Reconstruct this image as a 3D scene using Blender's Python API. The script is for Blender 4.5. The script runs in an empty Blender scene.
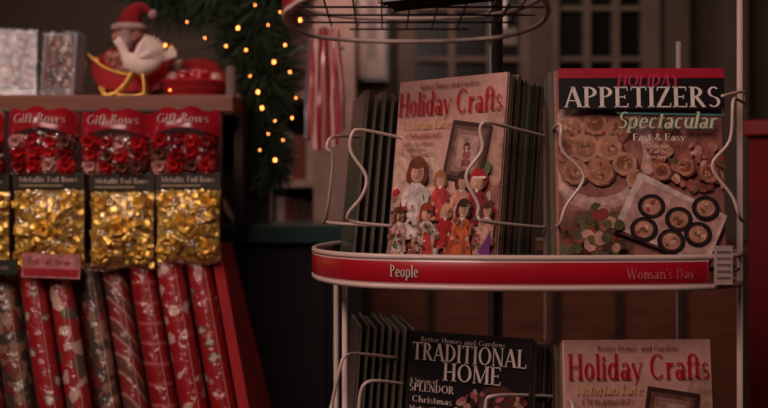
import bpy, math, random
from mathutils import Vector, Matrix
random.seed(7)
S=bpy.context.scene
try:
    S.view_settings.view_transform='Standard'; S.view_settings.look='None'
except Exception: pass

# ---------------------------------------------------------------- materials
def lin(c):
    return tuple(((x/255)/12.92 if x/255<=0.04045 else ((x/255+0.055)/1.055)**2.4) for x in c)
MATS={}
def base_mat(name,rough=.5,metal=0,spec=.5,coat=0,bump=0,bscale=50,trans=0,noise=0,nscale=20):
    m=bpy.data.materials.new(name); m.use_nodes=True
    nt=m.node_tree; b=nt.nodes['Principled BSDF']
    a=nt.nodes.new('ShaderNodeAttribute'); a.attribute_name='Col'
    col=a.outputs['Color']
    tc=nt.nodes.new('ShaderNodeTexCoord')
    if noise:
        n=nt.nodes.new('ShaderNodeTexNoise'); n.inputs['Scale'].default_value=nscale; n.inputs['Detail'].default_value=5
        nt.links.new(tc.outputs['Object'],n.inputs['Vector'])
        mr=nt.nodes.new('ShaderNodeMapRange'); mr.inputs['From Min'].default_value=.3; mr.inputs['From Max'].default_value=.7
        mr.inputs['To Min'].default_value=1-noise; mr.inputs['To Max'].default_value=1+noise
        nt.links.new(n.outputs['Fac'],mr.inputs['Value'])
        mx=nt.nodes.new('ShaderNodeVectorMath'); mx.operation='SCALE'
        nt.links.new(col,mx.inputs[0]); nt.links.new(mr.outputs[0],mx.inputs['Scale']); col=mx.outputs[0]
    nt.links.new(col,b.inputs['Base Color'])
    b.inputs['Roughness'].default_value=rough; b.inputs['Metallic'].default_value=metal
    b.inputs['Specular IOR Level'].default_value=spec; b.inputs['Coat Weight'].default_value=coat
    b.inputs['Coat Roughness'].default_value=.15
    if bump:
        n=nt.nodes.new('ShaderNodeTexNoise'); n.inputs['Scale'].default_value=bscale; n.inputs['Detail'].default_value=4
        nt.links.new(tc.outputs['Object'],n.inputs['Vector'])
        bp=nt.nodes.new('ShaderNodeBump'); bp.inputs['Strength'].default_value=bump; bp.inputs['Distance'].default_value=.01
        nt.links.new(n.outputs['Fac'],bp.inputs['Height']); nt.links.new(bp.outputs[0],b.inputs['Normal'])
    MATS[name]=m; return m
base_mat('print',.38,coat=.3,noise=.12,nscale=60)
base_mat('photo',.38,coat=.3,noise=.38,nscale=75)
base_mat('paper',.8)
base_mat('enamel',.35,coat=.2)
base_mat('band',.32,coat=.4,noise=.14,nscale=9)
base_mat('matte',.85,noise=.15,nscale=12)
base_mat('cloth',.95,bump=.4,bscale=120,noise=.2,nscale=40)
base_mat('gloss',.25,coat=.3)
base_mat('plaster',.9,noise=.12,nscale=3,bump=.1,bscale=40)
base_mat('needle',.7,noise=.3,nscale=30)
def foil(name):
    m=bpy.data.materials.new(name); m.use_nodes=True; nt=m.node_tree; b=nt.nodes['Principled BSDF']
    tc=nt.nodes.new('ShaderNodeTexCoord')
    n=nt.nodes.new('ShaderNodeTexVoronoi'); n.inputs['Scale'].default_value=55
    nt.links.new(tc.outputs['Object'],n.inputs['Vector'])
    bp=nt.nodes.new('ShaderNodeBump'); bp.inputs['Strength'].default_value=.7; bp.inputs['Distance'].default_value=.012
    nt.links.new(n.outputs['Distance'],bp.inputs['Height']); nt.links.new(bp.outputs[0],b.inputs['Normal'])
    b.inputs['Base Color'].default_value=(*lin((250,208,104)),1); b.inputs['Metallic'].default_value=.7; b.inputs['Roughness'].default_value=.4
    MATS[name]=m
foil('goldfoil')
base_mat('goldmetal',.3,metal=1)
def plastic(name,rough,mixf,mixmax,sc):
    m=bpy.data.materials.new(name); m.use_nodes=True; nt=m.node_tree
    nt.nodes.remove(nt.nodes['Principled BSDF']); out=nt.nodes['Material Output']
    tr=nt.nodes.new('ShaderNodeBsdfTransparent'); gl=nt.nodes.new('ShaderNodeBsdfGlossy'); gl.inputs['Roughness'].default_value=rough
    gl.inputs['Color'].default_value=(1,.95,.92,1)
    lw=nt.nodes.new('ShaderNodeLayerWeight'); lw.inputs['Blend'].default_value=.3
    mr=nt.nodes.new('ShaderNodeMapRange'); mr.inputs['To Min'].default_value=mixf; mr.inputs['To Max'].default_value=mixmax
    nt.links.new(lw.outputs['Fresnel'],mr.inputs['Value'])
    tc=nt.nodes.new('ShaderNodeTexCoord'); n=nt.nodes.new('ShaderNodeTexNoise'); n.inputs['Scale'].default_value=sc; n.inputs['Detail'].default_value=3
    nt.links.new(tc.outputs['Object'],n.inputs['Vector'])
    bp=nt.nodes.new('ShaderNodeBump'); bp.inputs['Strength'].default_value=1; bp.inputs['Distance'].default_value=.02
    nt.links.new(n.outputs['Fac'],bp.inputs['Height']); nt.links.new(bp.outputs[0],gl.inputs['Normal'])
    mx=nt.nodes.new('ShaderNodeMixShader'); nt.links.new(mr.outputs[0],mx.inputs[0]); nt.links.new(tr.outputs[0],mx.inputs[1]); nt.links.new(gl.outputs[0],mx.inputs[2])
    nt.links.new(mx.outputs[0],out.inputs['Surface']); MATS[name]=m
plastic('clearplastic',.2,.10,.5,34)
plastic('thinfilm',.25,.05,.28,24)
def pattern(name,cols,scale,kind='voronoi',rough=.4,bump=.0,rnd=1,coat=.25):
    m=bpy.data.materials.new(name); m.use_nodes=True; nt=m.node_tree; b=nt.nodes['Principled BSDF']
    tc=nt.nodes.new('ShaderNodeTexCoord')
    if kind=='voronoi':
        t=nt.nodes.new('ShaderNodeTexVoronoi'); t.inputs['Scale'].default_value=scale
        sp=nt.nodes.new('ShaderNodeSeparateColor'); nt.links.new(t.outputs['Color'],sp.inputs[0]); out=sp.outputs[0]
        hgt=t.outputs['Distance']
    elif kind=='dots':
        t=nt.nodes.new('ShaderNodeTexVoronoi'); t.inputs['Scale'].default_value=scale; t.inputs['Randomness'].default_value=.8
        n=nt.nodes.new('ShaderNodeTexNoise'); n.inputs['Scale'].default_value=scale*4
        nt.links.new(tc.outputs['Object'],n.inputs['Vector'])
        ma=nt.nodes.new('ShaderNodeMath'); ma.operation='MULTIPLY_ADD'; ma.inputs[1].default_value=.5
        nt.links.new(n.outputs['Fac'],ma.inputs[0]); nt.links.new(t.outputs['Distance'],ma.inputs[2])
        out=ma.outputs[0]; hgt=t.outputs['Distance']
    else:
        t=nt.nodes.new('ShaderNodeTexWave'); t.inputs['Scale'].default_value=scale; t.bands_direction='Z' if kind=='wavez' else 'DIAGONAL'
        t.inputs['Distortion'].default_value=1.5
        out=t.outputs['Fac']; hgt=out
    nt.links.new(tc.outputs['Object'],t.inputs['Vector'])
    r=nt.nodes.new('ShaderNodeValToRGB'); r.color_ramp.interpolation='CONSTANT'
    while len(r.color_ramp.elements)<len(cols): r.color_ramp.elements.new(.5)
    for i,(p,c) in enumerate(cols):
        r.color_ramp.elements[i].position=p
    for i,(p,c) in enumerate(cols):
        r.color_ramp.elements[i].color=(*lin(c),1)
    nt.links.new(out,r.inputs[0]); nt.links.new(r.outputs[0],b.inputs['Base Color'])
    b.inputs['Roughness'].default_value=rough; b.inputs['Coat Weight'].default_value=coat; b.inputs['Coat Roughness'].default_value=.15
    if bump:
        bp=nt.nodes.new('ShaderNodeBump'); bp.inputs['Strength'].default_value=bump; bp.inputs['Distance'].default_value=.01
        nt.links.new(hgt,bp.inputs['Height']); nt.links.new(bp.outputs[0],b.inputs['Normal'])
    MATS[name]=m
pattern('wrap_a',[(0,(170,36,42)),(.4,(216,180,166)),(.62,(100,92,70)),(.75,(170,36,42))],45)
pattern('wrap_b',[(0,(220,184,170)),(.54,(172,26,34))],30,'dots')
pattern('wrap_c',[(0,(76,64,50)),(.4,(130,50,44)),(.7,(150,116,92))],60)
pattern('wrap_d',[(0,(160,20,28)),(.93,(196,90,86))],8,'wavez')
pattern('wrap_e',[(0,(222,188,172)),(.46,(90,92,66)),(.54,(170,26,34))],26,'dots')
pattern('wrap_f',[(0,(150,46,48)),(.4,(190,134,120)),(.7,(116,66,58))],9,'wave')
pattern('floor_tile',[(0,(70,52,42)),(.5,(62,46,38))],3)
def wood(name,c1,c2,sc=6):
    m=bpy.data.materials.new(name); m.use_nodes=True; nt=m.node_tree; b=nt.nodes['Principled BSDF']
    tc=nt.nodes.new('ShaderNodeTexCoord'); mp=nt.nodes.new('ShaderNodeMapping'); mp.inputs['Scale'].default_value=(1,8,8)
    n=nt.nodes.new('ShaderNodeTexNoise'); n.inputs['Scale'].default_value=sc; n.inputs['Detail'].default_value=6
    nt.links.new(tc.outputs['Object'],mp.inputs[0]); nt.links.new(mp.outputs[0],n.inputs['Vector'])
    r=nt.nodes.new('ShaderNodeValToRGB'); r.color_ramp.elements[0].color=(*lin(c1),1); r.color_ramp.elements[1].color=(*lin(c2),1)
    r.color_ramp.elements[0].position=.3; r.color_ramp.elements[1].position=.7
    nt.links.new(n.outputs['Fac'],r.inputs[0]); nt.links.new(r.outputs[0],b.inputs['Base Color']); b.inputs['Roughness'].default_value=.5
    MATS[name]=m
wood('wood',(112,64,46),(144,86,62))
def emis(name,c,st):
    m=bpy.data.materials.new(name); m.use_nodes=True; b=m.node_tree.nodes['Principled BSDF']
    b.inputs['Base Color'].default_value=(*lin(c),1); b.inputs['Emission Color'].default_value=(*lin(c),1); b.inputs['Emission Strength'].default_value=st
    MATS[name]=m
emis('bulb',(255,140,64),8)

# ---------------------------------------------------------------- mesh builder
class MB:
    def __init__(s): s.v=[];s.f=[];s.c=[];s.m=[];s.s=[];s.mats=[]
    def add(s,V,F,col,mat='matte',smooth=False):
        o=len(s.v); s.v+= [tuple(p) for p in V]
        if mat not in s.mats: s.mats.append(mat)
        mi=s.mats.index(mat)
        for i,f in enumerate(F):
            s.f.append([o+k for k in f]); s.c.append(col[i] if isinstance(col,list) else col); s.m.append(mi); s.s.append(smooth)
    def box(s,x0,x1,y0,y1,z0,z1,col,mat='matte',M=None):
        V=[Vector(p) for p in [(x0,y0,z0),(x1,y0,z0),(x1,y1,z0),(x0,y1,z0),(x0,y0,z1),(x1,y0,z1),(x1,y1,z1),(x0,y1,z1)]]
        if M: V=[M@p for p in V]
        s.add(V,[(0,3,2,1),(4,5,6,7),(0,1,5,4),(1,2,6,5),(2,3,7,6),(3,0,4,7)],col,mat)
    def tube(s,pts,r,col,mat='enamel',sides=8,closed=False,flat=1.0,caps=True):
        P=[Vector(p) for p in pts]; n=len(P)
        R=r if isinstance(r,(list,tuple)) else [r]*n
        V=[];F=[];up=None
        for i in range(n):
            a=P[(i-1)%n] if (closed or i>0) else P[0]; b=P[(i+1)%n] if (closed or i<n-1) else P[-1]
            t=(b-a).normalized()
            if up is None:
                up=Vector((0,0,1)) if abs(t.z)<.9 else Vector((0,1,0))
            u=(up-t*up.dot(t)).normalized(); w=t.cross(u); up=u
            for k in range(sides):
                an=2*math.pi*k/sides; V.append(P[i]+R[i]*(math.cos(an)*u+math.sin(an)*flat*w))
        for i in range(n if closed else n-1):
            j=(i+1)%n
            for k in range(sides):
                k2=(k+1)%sides; F.append((i*sides+k,i*sides+k2,j*sides+k2,j*sides+k))
        if not closed and caps:
            F.append(tuple(range(sides))); F.append(tuple((n-1)*sides+k for k in range(sides)))
        s.add(V,F,col,mat,True)
    def ell(s,c,r,col,mat='cloth',M=None,nu=14,nv=9):
        V=[];F=[];c=Vector(c)
        for i in range(nv+1):
            th=math.pi*i/nv
            for k in range(nu):
                ph=2*math.pi*k/nu
                p=Vector((r[0]*math.sin(th)*math.cos(ph),r[1]*math.sin(th)*math.sin(ph),r[2]*math.cos(th)))
                if M: p=M@p
                V.append(c+p)
        for i in range(nv):
            for k in range(nu):
                k2=(k+1)%nu; F.append((i*nu+k,(i+1)*nu+k,(i+1)*nu+k2,i*nu+k2))
        s.add(V,F,col,mat,True)
    def lathe(s,c,prof,col,mat='cloth',n=20,sy=1):
        V=[];F=[]
        for r,z in prof:
            for k in range(n):
                a=2*math.pi*k/n; V.append((c[0]+r*math.cos(a),c[1]+sy*r*math.sin(a),c[2]+z))
        for i in range(len(prof)-1):
            for k in range(n):
                k2=(k+1)%n; F.append((i*n+k,i*n+k2,(i+1)*n+k2,(i+1)*n+k))
        s.add(V,F,col,mat,True)
    def make(s,name,loc=(0,0,0),rot=(0,0,0),bevel=0):
        me=bpy.data.meshes.new(name); me.from_pydata(s.v,[],s.f)
        for m in s.mats: me.materials.append(MATS[m])
        at=me.color_attributes.new('Col','FLOAT_COLOR','CORNER')
        for p,c,mi,sm in zip(me.polygons,s.c,s.m,s.s):
            p.material_index=mi; p.use_smooth=sm; L=(*lin(c),1)
            for li in p.loop_indices: at.data[li].color=L
        me.update()
        o=bpy.data.objects.new(name,me); S.collection.objects.link(o); o.location=loc; o.rotation_euler=rot
        if bevel:
            b=o.modifiers.new('bevel','BEVEL'); b.width=bevel; b.segments=2; b.limit_method='ANGLE'
        return o
def crom(P,n=8,closed=False):
    P=[Vector(p) for p in P]; out=[]; N=len(P)
    rng=range(N) if closed else range(N-1)
    for i in rng:
        g=lambda k: P[k%N] if closed else P[min(max(k,0),N-1)]
        a,b,c,d=g(i-1),g(i),g(i+1),g(i+2)
        for k in range(n):
            t=k/n
            out.append(.5*((2*b)+(c-a)*t+(2*a-5*b+4*c-d)*t*t+(3*b-a-3*c+d)*t**3))
    if not closed: out.append(P[-1])
    return out

# ---------------------------------------------------------------- serif type
T,t_=.15,.055
def V(x,a=0,b=1,w=T,top=True,bot=True):
    o=[('r',x-w/2,a,x+w/2,b)]
    if bot:o.append(('r',x-w/2-.06,a,x+w/2+.06,a+.045))
    if top:o.append(('r',x-w/2-.06,b-.045,x+w/2+.06,b))
    return o
def Ln(x0,y0,x1,y1,w): return [('l',x0,y0,x1,y1,w)]
def A(cx,cy,rx,ry,a0=0,a1=360,T2=T): return [('a',cx,cy,rx,ry,a0,a1,T2)]
G={
'H':(V(.15)+V(.62)+Ln(.15,.5,.62,.5,t_),.78),'I':(V(.15),.31),
'T':(V(.34,top=False)+[('r',.03,.94,.65,1)]+[('r',.03,.82,.07,1),('r',.61,.82,.65,1)],.68),
'E':(V(.15)+[('r',.1,.94,.56,1),('r',.52,.8,.56,1),('r',.15,.48,.46,.53),('r',.43,.4,.46,.6),('r',.1,0,.58,.055),('r',.54,0,.58,.2)],.64),
'L':(V(.15)+[('r',.1,0,.56,.055),('r',.52,0,.56,.22)],.6),
'P':(V(.15)+A(.22,.74,.34,.26,-90,90),.6),
'R':(V(.15)+A(.22,.74,.32,.26,-90,90)+Ln(.3,.5,.6,0,T),.68),
'D':(V(.15)+A(.22,.5,.46,.5,-90,90),.74),
'B':(V(.15)+A(.22,.75,.28,.25,-90,90)+A(.22,.26,.34,.26,-90,90),.62),
'G':(A(.42,.5,.38,.5,50,320)+V(.68,.05,.45,bot=False),.82),
'A':(Ln(.08,0,.36,1,t_*1.3)+Ln(.36,1,.64,0,T*1.1)+[('r',.18,.3,.54,.35),('r',0,0,.18,.04),('r',.52,0,.76,.04)],.74),
'Z':([('r',.05,.94,.58,1),('r',.05,.8,.09,1),('r',.03,0,.6,.055),('r',.56,0,.6,.2)]+Ln(.5,.97,.1,.03,T),.64),
'S':(A(.29,.745,.23,.255,40,270,.11)+A(.29,.26,.25,.26,90,-140,.11),.58),
'N':(V(.1,w=t_)+V(.62,w=t_)+Ln(.12,1,.6,0,T),.74),
'M':(V(.12,w=t_)+V(.8,w=T)+Ln(.14,1,.45,.05,T)+Ln(.45,.05,.78,1,t_),.95),
'O':(A(.42,.5,.39,.5),.84),'C':(A(.42,.5,.39,.5,45,315),.78),
'W':(Ln(.05,1,.28,0,T)+Ln(.28,0,.48,.95,t_)+Ln(.45,1,.68,0,T)+Ln(.68,0,.9,1,t_)+[('r',-.03,.96,.18,1),('r',.8,.96,1,1)],.98),
'U':(V(.14,.3,1,bot=False)+V(.6,.3,1,w=t_,bot=False)+A(.37,.3,.25,.3,180,360),.74),
'F':(V(.15)+[('r',.1,.94,.56,1),('r',.52,.8,.56,1),('r',.15,.48,.46,.53)],.58),
'Y':(V(.34,0,.5,top=False)+Ln(.06,1,.34,.45,T)+Ln(.6,1,.34,.45,t_),.66),
'V':(Ln(.05,1,.33,0,T)+Ln(.33,0,.6,1,t_),.66),
'&':(A(.3,.75,.18,.24)+A(.28,.27,.25,.27)+Ln(.3,.5,.65,0,T),.7),
'o':(A(.27,.32,.25,.33),.56),'l':(V(.13,0,1,top=False)+[('r',.0,.95,.13,1)],.28),
'i':(V(.13,0,.63,top=False)+[('r',.02,.59,.13,.63)]+A(.13,.82,.09,.09,0,360,.09),.28),
'd':(A(.27,.32,.25,.33)+V(.46,0,1,top=False),.62),
'a':(A(.22,.18,.2,.19)+V(.42,0,.48,top=False)+A(.26,.46,.22,.19,0,150),.56),
'y':(Ln(.06,.63,.29,.02,T)+Ln(.5,.63,.17,-.26,t_)+[('r',0,.59,.18,.63),('r',.4,.59,.58,.63)],.56),
'v':(Ln(.06,.63,.29,.0,T)+Ln(.5,.63,.29,0,t_),.56),
'w':(Ln(.06,.63,.22,.0,T)+Ln(.38,.6,.22,0,t_)+Ln(.38,.63,.54,0,T)+Ln(.7,.63,.54,0,t_),.78),
'r':(V(.14,0,.63)+A(.34,.42,.2,.2,50,160),.46),
'f':(V(.16,0,.82,top=False)+A(.33,.8,.24,.2,30,180)+[('r',.02,.58,.36,.63)],.36),
't':(V(.16,.05,.86,top=False)+[('r',.02,.58,.34,.63)]+A(.27,.12,.15,.12,180,300),.38),
's':(A(.2,.47,.16,.17,40,270,.09)+A(.2,.17,.17,.17,90,-140,.09),.42),
'e':(A(.27,.32,.25,.33,10,320)+[('r',.06,.33,.48,.38)],.54),
'c':(A(.27,.32,.25,.33,50,310),.5),
'p':(V(.13,-.27,.63,top=False)+A(.31,.32,.25,.33),.62),
'n':(V(.13,0,.63)+A(.32,.38,.19,.25,0,180)+V(.48,0,.4,top=False),.62),
'm':(V(.13,0,.63)+A(.3,.38,.17,.25,0,180)+V(.44,0,.4,top=False)+A(.61,.38,.17,.25,0,180)+V(.75,0,.4,top=False),.9),
'h':(V(.13,0,1)+A(.32,.38,.19,.25,0,180)+V(.48,0,.4,top=False),.62),
'u':(V(.13,.2,.63,bot=False)+A(.31,.22,.2,.22,180,360)+V(.48,0,.63),.62),
'g':(A(.25,.36,.22,.27)+A(.25,-.1,.24,.16),.54),
"'":([('r',.06,.75,.16,1)],.2),' ':([],.3),
}
def glyph_polys(ch):
    prims,adv=G.get(ch,G['o']); out=[]
    for p in prims:
        if p[0]=='r': _,a,b,c,d=p; out.append([(a,b),(c,b),(c,d),(a,d)])
        elif p[0]=='l':
            _,x0,y0,x1,y1,w=p; h=w/2
            if abs(y1-y0)>abs(x1-x0)*.4: out.append([(x0-h,y0),(x0+h,y0),(x1+h,y1),(x1-h,y1)])
            else: out.append([(x0,y0-h),(x1,y1-h),(x1,y1+h),(x0,y0+h)])
        else:
            _,cx,cy,rx,ry,a0,a1,T2=p; n=max(6,int(abs(a1-a0)/24)); L=[]
            for i in range(n+1):
                a=math.radians(a0+(a1-a0)*i/n); L.append((cx+rx*math.cos(a),cy+ry*math.sin(a),cx+max(rx-T2,.01)*math.cos(a),cy+max(ry-t_,.01)*math.sin(a)))
            for i in range(n):
                q,r=L[i],L[i+1]; out.append([(q[0],q[1]),(r[0],r[1]),(r[2],r[3]),(q[2],q[3])])
    return out,adv
def text(mb,s,fn,x0,y0,w,h,col,mat='print',slant=0):
    tot=sum(G.get(c,G['o'])[1]+.01 for c in s); k=w/tot; x=0
    for ch in s:
        ps,adv=glyph_polys(ch)
        for p in ps:
            mb.add([fn(x0+(x+a+slant*b)*k,y0+b*h) for a,b in p],[tuple(range(len(p)))],col,mat)
        x+=adv+.01

# ---------------------------------------------------------------- magazines
class Mag:
    def __init__(s,w,h,th,cover,pages=(190,175,160)):
        s.w,s.h,s.mb=w,h,MB(); s.l=1
        s.mb.box(0.001,w-.001,.0008,th-.0008,.001,h-.001,pages,'paper')
        s.mb.box(0,w,0,.0007,0,h,cover,'print'); s.mb.box(0,w,th-.0007,th,0,h,cover,'print')
        s.mb.tube([(0.0005,th/2,0),(0.0005,th/2,h)],th/2,cover,'print',10)
    def fn(s,layer=None):
        l=s.l if layer is None else layer
        return lambda u,v:(u*s.w,-.0001-.00004*l,v*s.h)
    def poly(s,pts,col,mat='photo'):
        f=s.fn(); s.mb.add([f(min(max(p[0],0),1),min(max(p[1],0),1)) for p in pts],[tuple(range(len(pts)))],col,mat); s.l+=1
    def rect(s,a,b,c,d,col,rot=0,mat='photo'):
        cx,cy=(a+c)/2,(b+d)/2; r=s.w/s.h; P=[]
        for x,y in [(a,b),(c,b),(c,d),(a,d)]:
            dx,dy=(x-cx)*r,(y-cy); co,si=math.cos(rot),math.sin(rot)
            P.append((cx+(dx*co-dy*si)/r,cy+dx*si+dy*co))
        s.poly(P,col,mat)
    def oval(s,cx,cy,rx,ry,col,n=18,rot=0):
        r=s.w/s.h; P=[]
        for i in range(n):
            a=2*math.pi*i/n; dx,dy=rx*math.cos(a),ry*math.sin(a)
            P.append((cx+dx*math.cos(rot)-dy*math.sin(rot),cy+(dx*math.sin(rot)+dy*math.cos(rot))*r))
        s.poly(P,col)
    def text(s,t,u,v,w,h,col,slant=0): text(s.mb,t,s.fn(),u,v,w,h,col,'print',slant); s.l+=1
    def figure(s,x,y,k,dress,hair,skin=(204,150,128),hat=None,apron=None,lean=0):
        sh=lambda c,f: tuple(max(0,min(255,int(q*f))) for q in c)
        X=lambda a,b: (x+a*k+lean*b*k, y+b*k)
        def P(L,c): s.poly([X(a,b) for a,b in L],c)
        P([(-.085,-.01),(-.04,-.02),(.02,-.015),(.09,0),(.06,.07),(.03,.12),(-.03,.12),(-.065,.06)],dress)
        P([(-.085,-.01),(-.05,-.018),(-.03,.1),(-.05,.08)],sh(dress,.75)); P([(.03,-.012),(.06,-.005),(.03,.09),(.018,.09)],sh(dress,.8))
        P([(-.035,.09),(.035,.09),(.038,.135),(.02,.145),(-.02,.145),(-.038,.135)],sh(dress,.92))
        P([(-.038,.137),(-.07,.105),(-.06,.065),(-.045,.07),(-.045,.1),(-.03,.12)],sh(dress,1.08)); P([(.038,.137),(.075,.11),(.06,.06),(.045,.065),(.052,.1),(.03,.12)],sh(dress,.85))
        s.oval(*X(-.052,.062),.014*k,.014*k,skin,8); s.oval(*X(.052,.058),.014*k,.014*k,skin,8)
        if apron: P([(-.04,.0),(.045,.0),(.025,.1),(-.02,.1)],apron)
        P([(-.022,.146),(0,.128),(.022,.146),(0,.152)],(222,200,190))
        P([(-.05,-.045),(-.025,-.045),(-.022,-.01),(-.045,-.01)],sh(skin,.8)); P([(.02,-.045),(.045,-.045),(.045,-.01),(.025,-.01)],sh(skin,.8))
        s.oval(*X(0,.182),.05*k,.056*k,hair,14); s.oval(*X(-.036,.165),.02*k,.034*k,hair,8); s.oval(*X(.036,.165),.02*k,.034*k,sh(hair,.8),8)
        s.oval(*X(.002,.173),.033*k,.04*k,skin,14); s.oval(*X(.015,.168),.018*k,.03*k,sh(skin,.88),10); s.oval(*X(0,.196),.036*k,.018*k,hair,10)
        for e in(-.012,.013): s.oval(*X(e,.176),.0035*k,.003*k,(80,54,46),6)
        s.oval(*X(0,.158),.007*k,.003*k,(160,70,66),6); s.oval(*X(-.018,.164),.008*k,.006*k,(206,130,112),6)
        if hat: P([(-.055,.2),(.055,.2),(.03,.225),(.0,.245),(-.03,.225)],hat); s.rect(X(-.05,0)[0],X(0,.192)[1],X(.05,0)[0],X(0,.203)[1],(216,190,180))

def crafts(w,h):
    m=Mag(w,h,.006,(212,160,148))
    rr=random.Random(3)
    m.rect(0,.0,1,.36,(170,118,104)); m.oval(.22,.42,.3,.3,(206,166,148)); m.oval(.85,.3,.2,.3,(150,96,84)); m.oval(.95,.62,.14,.3,(188,142,126))
    for i in range(110):
        m.oval(rr.uniform(.02,.98),rr.uniform(.01,.38),rr.uniform(.02,.06),rr.uniform(.01,.04),rr.choice([(206,166,150),(146,60,56),(104,62,50),(190,124,96),(126,84,66),(160,110,100),(190,40,44)]),7,rr.uniform(0,3))
    m.text('Better Homes and Gardens',.22,.945,.56,.026,(130,60,54))
    m.text('Holiday Crafts',.015,.80,.97,.13,(190,24,40))
    m.text('Victorian Lace',.06,.725,.46,.055,(226,180,120),.15)
    m.text('Ornaments',.1,.675,.36,.036,(166,104,80),.15)
    m.text('Gifts to Make',.08,.635,.3,.024,(140,84,76)); m.text('and Give',.12,.605,.2,.022,(140,84,76)); m.text('for the Home',.08,.575,.28,.022,(140,84,76))
    m.rect(.52,.43,.88,.745,(70,42,38),-.16); m.rect(.55,.455,.85,.72,(112,74,62),-.16); m.rect(.58,.475,.82,.70,(156,112,100),-.16); m.rect(.61,.50,.79,.675,(186,146,134),-.16)
    m.figure(.7,.515,.55,(150,80,76),(80,50,40)); m.oval(.86,.44,.05,.08,(150,44,48)); m.oval(.9,.5,.03,.05,(96,110,70),8)
    m.figure(.50,.24,1.15,(188,60,62),(160,104,60),lean=-.1); m.figure(.66,.2,1.3,(206,140,116),(70,40,34),lean=.15)
    m.figure(.84,.22,1.15,(150,40,46),(186,140,100),hat=(170,30,36),lean=-.1); m.figure(.93,.10,1.0,(200,150,130),(90,50,40))
    m.figure(.25,.15,1.9,(226,204,196),(112,58,38),lean=.06)
    m.figure(.12,.05,1.1,(208,160,150),(90,50,36),apron=(222,200,190),lean=.1); m.figure(.42,.03,1.3,(214,186,176),(150,60,40),apron=(190,60,60),lean=-.12); m.figure(.56,.09,1.0,(166,40,44),(196,150,110),lean=.1)
    m.figure(.71,.05,1.3,(196,92,50),(60,34,30),lean=.12)
    for i in range(80):
        m.oval(rr.uniform(.03,.9),rr.uniform(.01,.30),rr.uniform(.008,.028),rr.uniform(.006,.018),rr.choice([(222,200,180),(170,40,40),(80,50,40),(206,150,100),(96,100,66),(150,110,96)]),7,rr.uniform(0,3))
    m.poly([(.84,0),(1,0),(1,.17)],(116,56,116),'print'); m.text('Fun',.89,.02,.09,.035,(210,190,210))
    return m
H=1.26; H2=.868
m=crafts(.205,.29); m.mb.make('magazine',(.005,1.60,H),(math.radians(-7),0,math.radians(-39.6)))

m=Mag(.238,.286,.007,(160,104,92)); ra=random.Random(5)
m.rect(0,.2,.5,.79,(164,108,96)); m.rect(0,0,.45,.28,(130,84,72)); m.rect(.5,.4,1,.7,(150,92,80))
def spot(x,y,r,cols,n,mx=.4):
    for i in range(n):
        a=ra.uniform(0,6.28); q=ra.uniform(0,r*.8); m.oval(x+q*math.cos(a),y+q*math.sin(a)*.83,r*ra.uniform(.12,mx),r*ra.uniform(.1,mx*.8),ra.choice(cols),7,ra.uniform(0,3))
def tart(x,y,r):
    m.oval(x+.01,y-.008,r*1.12,r*1.05,(104,60,52),12)
    base=ra.choice([(184,124,96),(172,112,90),(194,138,112)]); dk2=tuple(int(c*.8) for c in base)
    m.poly([(x+r*(1+.1*(i%2))*math.cos(i*.3491),y+r*.83*(1+.1*(i%2))*math.sin(i*.3491)) for i in range(18)],base)
    m.oval(x,y,r*.76,r*.7,dk2,12); m.oval(x-r*.06,y+r*.06,r*.66,r*.6,ra.choice([(150,84,66),(176,120,94),(140,70,58)]),12)
    spot(x,y,r*.75,[(206,156,128),(150,60,54),(116,92,62),(180,110,84),(120,60,48),(196,140,112)],12,.32)
m.oval(.24,.58,.36,.36,(190,146,136)); m.oval(.24,.58,.33,.33,(208,168,156)); m.oval(.24,.58,.28,.28,(160,104,92))
for x,y,r in [(.09,.70,.075),(.23,.73,.07),(.36,.69,.07),(.04,.59,.07),(.17,.60,.08),(.31,.60,.075),(.10,.48,.075),(.25,.48,.08),(.40,.52,.07),(.47,.44,.06)]: tart(x,y,r)
for i in range(60): m.oval(ra.uniform(.5,1),ra.uniform(.38,.62),ra.uniform(.015,.05),ra.uniform(.012,.035),ra.choice([(180,116,98),(190,134,114),(140,70,62),(116,92,62),(166,92,80),(204,160,144)]),8,ra.uniform(0,3))
for x,y,r in [(.62,.48,.05),(.76,.5,.05),(.90,.47,.055)]: tart(x,y,r)
m.rect(.36,.05,.98,.36,(96,58,52),-.45); m.rect(.37,.07,.98,.38,(216,186,176),-.45); m.rect(.41,.1,.94,.35,(192,148,138),-.45)
for x,y in [(.55,.30),(.71,.235),(.50,.185),(.66,.125),(.82,.16),(.87,.29)]:
    m.oval(x,y,.084,.076,(34,24,26)); m.oval(x,y,.07,.062,(58,38,38)); m.oval(x,y,.055,.05,(186,130,108)); spot(x,y,.05,[(150,70,60),(216,176,150),(110,94,62),(196,140,112)],9)
spot(.2,.14,.24,[(90,84,56),(106,96,66),(140,56,50),(170,100,80),(74,56,46),(200,150,132)],80,.2)
m.rect(0,.79,1,.955,(24,18,22),mat='print'); m.rect(0,.95,1,1,(178,26,52),mat='print')
m.text('HOLIDAY',.35,.908,.38,.062,(204,54,88),.12)
m.text('APPETIZERS',.03,.80,.95,.105,(240,222,214))
m.poly([(.34,.775),(1,.765),(.99,.755),(.36,.765)],(70,120,120),'print')
m.text('Spectacular',.352,.686,.60,.085,(40,96,100),.22); m.text('Spectacular',.345,.692,.60,.085,(222,214,176),.22)
m.text('Fast & Easy',.44,.63,.32,.036,(236,214,200))
m.text('Over 100',.52,.595,.14,.02,(226,208,194)); m.text('Party',.54,.567,.1,.018,(226,208,194)); m.text('Recipes',.52,.54,.14,.018,(226,208,194))
m.mb.make('magazine',(.252,1.435,H),(math.radians(-6),0,math.radians(-1)))

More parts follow.
